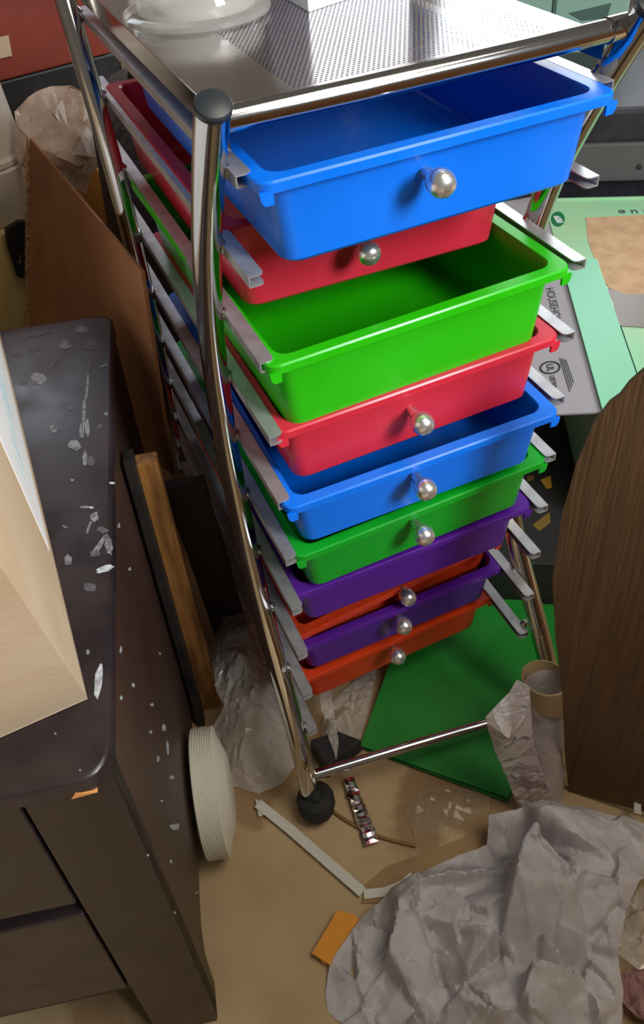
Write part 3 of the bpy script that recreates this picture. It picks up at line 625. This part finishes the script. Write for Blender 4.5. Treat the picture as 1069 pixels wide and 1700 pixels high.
# brown ribbed cardboard panel at the right
b0 = at(940, 1326, z=0); b1 = at(1069, 1330, z=0); bn_ = Vector((-0.74, -0.67, 0.0)).normalized()
pix = [(940, 1329), (939, 1270), (933, 1150), (922, 1060), (917, 960), (934, 850), (955, 775), (985, 705), (1010, 672), (1027, 660), (1042, 640), (1062, 622), (1100, 592), (1160, 560), (1240, 560), (1240, 1390), (1069, 1348)]
back = bn_ if bn_.dot(CAM - b0) < 0 else -bn_
b0 = b0 + back * 0.010
pts = [at_plane(u, v, b0, bn_) for u, v in pix]
pts = [p if p.z > 0.001 else Vector((p.x, p.y, 0.001)) for p in pts]
pan = MB().prism(pts, back * 0.007).build('ribbed_cardboard', M['card_dark'], None, None, None, label='dark brown ribbed cardboard panel standing upright at the right of the cart', category='cardboard')
q = [at_plane(u, v, b0 - back * 0.0007, bn_) for u, v in ((922, 1322), (990, 1325), (1069, 1331), (1069, 1337), (990, 1331), (922, 1328))]

# grey crumpled packing paper
pp = [(540, 1645, 0.004), (548, 1600, 0.01), (575, 1560, 0.016), (602, 1525, 0.015), (640, 1492, 0.014), (680, 1462, 0.014), (740, 1428, 0.02), (808, 1402, 0.026), (812, 1352, 0.05), (850, 1345, 0.055), (900, 1332, 0.06), (985, 1345, 0.06), (1075, 1368, 0.07), (1150, 1400, 0.07), (1110, 1440, 0.085), (1062, 1462, 0.10), (1040, 1510, 0.09), (1026, 1580, 0.07), (1034, 1640, 0.05), (1030, 1740, 0.03), (800, 1760, 0.02), (590, 1720, 0.004), (545, 1680, 0.002)]
ol = [at(u, v, z=z) for u, v, z in pp]
ct = [at(u, v, z=z) for u, v, z in ((700, 1520, 0.05), (760, 1600, 0.06), (650, 1600, 0.04), (860, 1480, 0.085), (900, 1420, 0.085), (930, 1500, 0.10), (985, 1560, 0.10), (880, 1600, 0.05), (800, 1460, 0.06), (970, 1420, 0.09), (900, 1680, 0.06), (720, 1680, 0.04))]
def cz(u1, v1, u2, v2, h, w, z=0.07):
    a, b = at(u1, v1, z=z), at(u2, v2, z=z); return (a.x, a.y, b.x, b.y, h, w)
cre = [cz(900, 1410, 945, 1520, 0.022, 0.016), cz(945, 1520, 915, 1690, 0.024, 0.018), cz(865, 1400, 775, 1530, 0.016, 0.02), cz(945, 1520, 1010, 1490, 0.016, 0.015), cz(700, 1500, 800, 1630, 0.014, 0.018), cz(1020, 1480, 1005, 1680, 0.020, 0.018), cz(950, 1390, 1030, 1460, 0.012, 0.012), cz(620, 1560, 700, 1680, 0.008, 0.014)]
crumpled('packing_paper', ol, ct, M['paper'], 77, 14, 15000, 0.002, 0.00005, 0.005, smooth=40, creases=cre, facets=((30, 0.55, 0.0014), (120, 0.30, 0.0008), (600, 0.13, 0.0005)), label='large crumpled sheet of grey packing paper in the bottom right corner', category='paper')

# things at the lower right edge
ol = [at(u, v, z=0.03) for u, v in ((1030, 1500), (1060, 1470), (1120, 1480), (1120, 1600), (1060, 1610), (1020, 1580))]
crumpled('clear_wrap', ol, [at(1065, 1540, z=0.07)], M['film'], 41, 10, 160, 0.012, 0.003, 0.01, label='crinkled clear wrap poking out right of the grey paper', category='wrapper')
ol = [at(u, v, z=0.02) for u, v in ((1020, 1620), (1069, 1600), (1150, 1610), (1150, 1720), (1060, 1690), (1030, 1660))]
crumpled('pink_cloth', ol, [at(1080, 1650, z=0.04)], M['pink'], 43, 10, 160, 0.008, 0.002, 0.01, label='dusty pink cloth in the bottom right corner', category='cloth')
ribbon('white_tag', [(1058, 1320), (1058, 1352)], 0.008, 0.03, 0.002, M['strip'], label='small white plastic tag under the ribbed cardboard panel', category='tag')

# ------------------------------------------------------------------ mint carton and stack behind at the right
GZ = 0.30
g0 = at(905, 330, z=GZ); g1 = at(1000, 670, z=GZ); ge = (g1 - g0).normalized(); gr = Vector((-ge.y, ge.x, 0))
if gr.dot(at(1069, 330, z=GZ) - g0) < 0: gr = -gr
g1 = g0 + ge * 0.68
mint = empty('mint_carton', tuple(g0.lerp(g1, 0.5) + gr * 0.2 + Vector((0, 0, -0.15))), label='mint green printed carton with torn patch and grey text side, behind the right rails', category='box')
def gq(l, w, z): return g0 + ge * l + gr * w + UP * (z - GZ)
def gs(l0, l1, w0, w1, z0, z1): return MB().hexa([gq(l, w, z) for z in (z0, z1) for l, w in ((l0, w0), (l1, w0), (l1, w1), (l0, w1))])
gs(0, 0.68, 0.0, 0.004, 0.0, GZ - 0.005).build('side_wall', M['mint'], mint)
FW, FD = 0.165, 0.030          # the grey printed side flap is folded out and slopes down towards the cart
MB().hexa([gq(l, w, z) for z in (-0.003, 0.0) for l, w, z in ((-0.03, -0.002, GZ - 0.006 + z), (0.645, -0.002, GZ - 0.006 + z), (0.625, -FW, GZ - 0.006 - FD + z), (-0.03, -FW, GZ - 0.006 - FD + z))]).build('side_flap', M['grey'], mint, label='grey side flap printed with small text')
gs(0, 0.68, 0.42, 0.424, 0.0, GZ - 0.001).build('side_wall', M['mint'], mint)
gs(-0.004, 0, 0, 0.424, 0.0, GZ - 0.001).build('end_wall', M['mint'], mint)
gs(0.68, 0.684, 0, 0.424, 0.0, GZ - 0.001).build('end_wall', M['mint'], mint)
gs(0, 0.68, 0.0, 0.424, 0.0, 0.004).build('base', M['mint'], mint)
gs(-0.002, 0.682, 0.064, 0.424, GZ - 0.008, GZ - 0.005).build('lid', M['mint'], mint, label='mint green top face')
gs(0.235, 0.684, -0.002, 0.060, GZ - 0.004, GZ).build('flap', M['mint2'], mint, label='raised green flap along the edge')
gs(-0.002, 0.232, -0.002, 0.066, GZ - 0.0085, GZ - 0.0045).build('lid_edge', M['mint'], mint)
# torn brown patch, print and tape on the lid
def lid(u, v, dz=0.0): return at(u, v, z=GZ - 0.005 + dz)
tp = [(972, 362), (1010, 360), (1069, 357), (1150, 352), (1150, 480), (1069, 488), (1040, 490), (1010, 478), (998, 460), (985, 425), (976, 400)]
MB().prism([lid(u, v, 0.0004) for u, v in tp], (0, 0, 0.0008)).build('torn_patch', M['torn'], mint, label='torn patch of bare brown cardboard')
MB().prism([lid(u, v, 0.0005) for u, v in ((968, 455), (998, 462), (1010, 480), (1020, 500), (1022, 540), (1030, 546), (1010, 560), (1000, 555), (985, 510))], (0, 0, 0.0010)).build('tape', M['tape'], mint, label='wrinkled shiny packing tape')
MB().prism([lid(u, v, 0.0006) for u, v in ((1005, 478), (1045, 490), (1150, 486), (1150, 538), (1069, 544), (1022, 541), (1018, 505))], (0, 0, 0.0010)).build('tape', M['tape_dark'], mint, label='wide grey brown tape strip')
bc = lid(927, 365, 0.001); bp = []
for k in range(24):
    a = 2 * math.pi * k / 24; bp.append(lid(926 + 11.5 * math.cos(a), 364 + 12.5 * math.sin(a), 0.0004))
bd_ = MB().prism(bp, (0, 0, 0.0006)).build('badge', M['badge'], mint, label='dark green oval badge reading 600')
text('badge_number', '600', 0.019, frame_mtx(lid(926, 364, 0.0013), lid(934, 374) - lid(922, 354), UP), M['white'], bd_)
text('print', 'l u e', 0.030, frame_mtx(lid(1050, 352, 0.0008), lid(1030, 352) - lid(1069, 352), UP), M['greyink'], mint)
nrm = (UP * FW - gr * FD).normalized()
def sd(u, v): return at_plane(u, v, gq(0, -0.002, GZ - 0.0054), nrm)
text('print', 'HOUSEHOLD', 0.019, frame_mtx(sd(919, 508), ge, nrm), M['greyink'], mint)
cU = sd(913, 610)
text('certification_mark', 'UL', 0.015, frame_mtx(cU, ge, nrm), M['ink'], mint)
R3 = frame_mtx(cU, ge, nrm).to_3x3()
MB().lathe([(0.0155, -0.0003), (0.0155, 0.0003), (0.0130, 0.0003), (0.0130, -0.0003)], cU, 32, R3, True).build('certification_ring', M['ink'], mint)
text('print', 'LISTED', 0.010, frame_mtx(sd(918, 634), ge, nrm), M['ink'], mint)
for i in range(4):
    p0, p1 = sd(929 + i * 3.4, 594 + i * 1.0), sd(946 + i * 2.2, 650 - i * 5)
    MB().tube([p0, p1], 0.0006, 5).build('print_line', M['greyink'], mint)
# dark printed carton on the floor between the mint one and the cart
dk = empty('dark_carton', tuple(gq(0.50, -0.07, 0)), label='dark carton with yellow printed patches on the floor beside the mint green carton', category='box')
gs(0.40, 0.76, -0.150, -0.006, 0.0, 0.10).build('body', M['navy'], dk, None, 0.002)
def sd2(u, v): return at(u, v, z=0.1003)
MB().prism([sd2(u, v) for u, v in ((897, 797), (914, 790), (916, 810), (908, 812))], (0, 0, 0.0006)).build('yellow_patch', M['yellow'], dk, label='small yellow printed patch')
MB().prism([sd2(u, v) for u, v in ((884, 872), (912, 850), (914, 868), (895, 882))], (0, 0, 0.0006)).build('yellow_patch', M['dimyellow'], dk)
MB().prism([sd2(u, v) for u, v in ((874, 792), (886, 788), (886, 796), (876, 800))], (0, 0, 0.0006)).build('yellow_patch', M['dimyellow'], dk)
# black appliance behind
ap = empty('black_appliance', (1.2, 1.05, 0), label='black boxy appliance with a grey band behind the mint green carton', category='appliance')
def up_wall(l, w, z): return g0 - ge * (0.05 + l) + gr * (w - 0.12) + UP * (z - GZ)
def us(l0, l1, w0, w1, z0, z1): return MB().hexa([up_wall(l, w, z) for z in (z0, z1) for l, w in ((l0, w0), (l1, w0), (l1, w1), (l0, w1))])
us(0.0, 0.35, 0.02, 0.75, 0.0, 0.46).build('body', M['gadget'], ap, None, 0.01)
us(-0.012, 0.0, 0.03, 0.74, 0.315, 0.395).build('grey_band', M['gadget_grey'], ap, None, 0.004)
us(-0.014, -0.006, 0.03, 0.74, 0.20, 0.225).build('trim_strip', M['gadget_grey'], ap, None, 0.003)
for w in (0.13, 0.30, 0.48):
    p = up_wall(-0.012, w, 0.345); MB().lathe([(0.006, -0.001), (0.006, 0.0008)], p, 12, ge.to_track_quat('Z', 'Y').to_matrix()).build('screw', M['ink'], ap)
    p = up_wall(-0.004, w + 0.02, 0.13); MB().lathe([(0.05, -0.004), (0.055, 0.002), (0.046, 0.004), (0.042, 0.001), (0.01, 0.001)], p, 24, ge.to_track_quat('Z', 'Y').to_matrix()).build('dial', M['gadget'], ap, 40)
# grey green bin at the very back right
tb = empty('green_bin', (1.05, 1.45, 0), label='grey green plastic bin standing behind the tray at the upper right', category='bin')
t0 = at(838, 60, y=1.15); t1 = at(1024, 150, y=1.02)
dx = Vector((t1.x - t0.x, t1.y - t0.y, 0)); ln = dx.length; dx.normalize(); dy = Vector((-dx.y, dx.x, 0))
def tq(a, b, z): return Vector((t0.x, t0.y, 0)) + dx * a + dy * b + UP * z
def ts(a0, a1, b0_, b1_, z0, z1): return MB().hexa([tq(a, b, z) for z in (z0, z1) for a, b in ((a0, b0_), (a1, b0_), (a1, b1_), (a0, b1_))])
ts(-0.05, ln, 0, 0.30, 0.0, 0.86).build('body', M['teal'], tb, None, 0.008)
pnl = [at_plane(u, v, tq(0, -0.002, 0), dy) for u, v in ((945, 22), (1015, 5), (1008, 30), (966, 34))]
MB().prism(pnl, dy * 0.004).build('recess', M['teal_dark'], tb, label='dark recessed handle')
ts(0.10, 0.108, -0.004, 0, 0.30, 0.60).build('rib', M['teal_dark'], tb)

# ------------------------------------------------------------------ clutter behind at the left
rb = empty('orange_box', (-0.2, 1.5, 0), label='large orange red box standing at the back left', category='box')
MB().hexa([(x, y, z) for z in (0.57, 1.25) for x, y in ((-0.75, 1.20), (0.02, 1.33), (-0.02, 1.62), (-0.79, 1.49))]).build('body', M['rust'], rb, None, 0.004)
MB().prism([at(u, v, y=1.29) for u, v in ((-12, 64), (14, 58), (20, 92), (-12, 100))], (0, -0.002, 0)).build('label', M['beige'], rb, label='worn beige label')
db = MB().hexa([(x, y, z) for z in (0.0, 0.565) for x, y in ((-0.75, 1.22), (0.04, 1.35), (0.0, 1.64), (-0.79, 1.51))]).build('dark_chest', M['black'], None, None, 0.006, label='dark chest below the orange red box', category='chest')
tn = empty('yellow_carton', (-0.42, 1.02, 0), label='pale yellow carton behind the nightstand, under the white bucket', category='box')
MB().hexa([(x, y, z) for z in (0.0, 0.44) for x, y in ((-0.60, 0.86), (-0.26, 0.90), (-0.29, 1.16), (-0.63, 1.12))]).build('body', M['paleyellow'], tn, None, 0.004)
MB().box((-0.40, 0.884, 0.12), (0.3, 0.012, 0.1), Matrix.Rotation(math.radians(6.7), 3, 'Z')).build('tape_band', M['tan'], tn)
bk = empty('white_bucket', (-0.335, 0.985, 0.44), label='off white plastic bucket with a rolled rim at the left edge', category='bucket')
bc_ = (-0.300, 0.985, 0.441)
MB().lathe([(0.070, 0.0), (0.074, 0.004), (0.088, 0.098), (0.086, 0.10), (0.078, 0.102)], bc_, 36).build('pot', M['bucket'], bk, 40)
MB().lathe([(0.078, 0.102), (0.084, 0.104), (0.084, 0.112), (0.074, 0.116), (0.064, 0.25), (0.060, 0.252), (0.03, 0.25)], bc_, 36).build('lid', M['bucket'], bk, 40, label='tall lid on the bucket')
blk = empty('black_pouch', (-0.30, 0.80, 0.3), label='black case with a small silver oval, behind the nightstand', category='case')
bp = [at(u, v, y=0.875) for u, v in ((8, 382), (30, 368), (58, 368), (58, 470), (28, 460), (12, 410))]
MB().prism(bp, (0, 0.012, 0)).build('body', M['black'], blk, None, 0.003)
oc = at(29, 428, y=0.873)
MB().lathe([(0.010, -0.0006), (0.010, 0.0012), (0.0075, 0.0012), (0.0075, -0.0006)], oc, 24, Matrix.Rotation(math.radians(90), 3, 'X') @ Matrix.Diagonal((0.5, 1.0, 1.0)), True).build('silver_oval', M['chrome'], blk, label='small silver oval ring')
ol = [at(u, v, y=y) for u, v, y in ((24, 185, 0.93), (60, 152, 0.97), (85, 143, 1.0), (120, 142, 1.0), (160, 168, 0.98), (175, 220, 0.93), (170, 270, 0.91), (150, 290, 0.90), (142, 322, 0.89), (128, 312, 0.89), (60, 400, 0.885), (46, 320, 0.89), (25, 250, 0.90))]
crumpled('plastic_sack', ol, [at(100, 230, y=0.84), at(60, 220, y=0.86), at(130, 260, y=0.86), at(120, 190, y=0.90)], M['bag'], 51, 16, 160, 0.012, 0.004, 0.02, None, None, Matrix(((1, 0, 0), (0, 0, 1), (0, -1, 0))), label='crumpled pinkish white plastic sack behind the cardboard sheet', category='bag')
MB().hexa([tuple(at(u, v, y=1.02)) for u, v in ((135, 345), (262, 430), (262, 400), (150, 270))] + [tuple(at(u, v, y=1.02) + Vector((0.02, 0.25, 0.0))) for u, v in ((135, 345), (262, 430), (262, 400), (150, 270))]).build('mustard_card', M['mustard'], None, None, None, label='mustard brown cardboard piece seen between cart post and sheet', category='cardboard')

# unseen carton stack added at the near right to keep window light off the floor
MB().box((0.50, -0.82, 0.255), (0.98, 0.36, 0.51)).build('light_blocker_carton', M['card_panel'], None, None, 0.004, label='unseen brown carton added at the near right to block window light, lower of two', category='box', group='added light-blocking cartons at the near right')
MB().box((0.52, -0.82, 0.712), (0.98, 0.34, 0.40)).build('light_blocker_carton', M['card_panel'], None, None, 0.004, label='unseen brown carton added at the near right to block window light, upper of two', category='box', group='added light-blocking cartons at the near right')

fb = empty('fabric_bag', (-0.01, 0.74, 0), label='dark grey woven fabric bag standing behind the cart', category='bag')
MB().loops([[Vector((-0.01 + p.x, p.y, z)) for p in rrect(hx, 0.60 + e, 0.86 - e, 0.05, 0)] for hx, e, z in ((0.12, 0.0, 0.0), (0.13, -0.01, 0.15), (0.13, 0.0, 0.45), (0.12, 0.03, 0.66), (0.09, 0.07, 0.70))]).build('body', M['greypad'], fb, 50)
MB().tube(catmull([(-0.08, 0.67, 0.67), (-0.07, 0.66, 0.74), (-0.01, 0.65, 0.77), (0.05, 0.66, 0.74), (0.06, 0.67, 0.67)], 5), 0.010, 10).build('handle', M['black'], fb, 40)
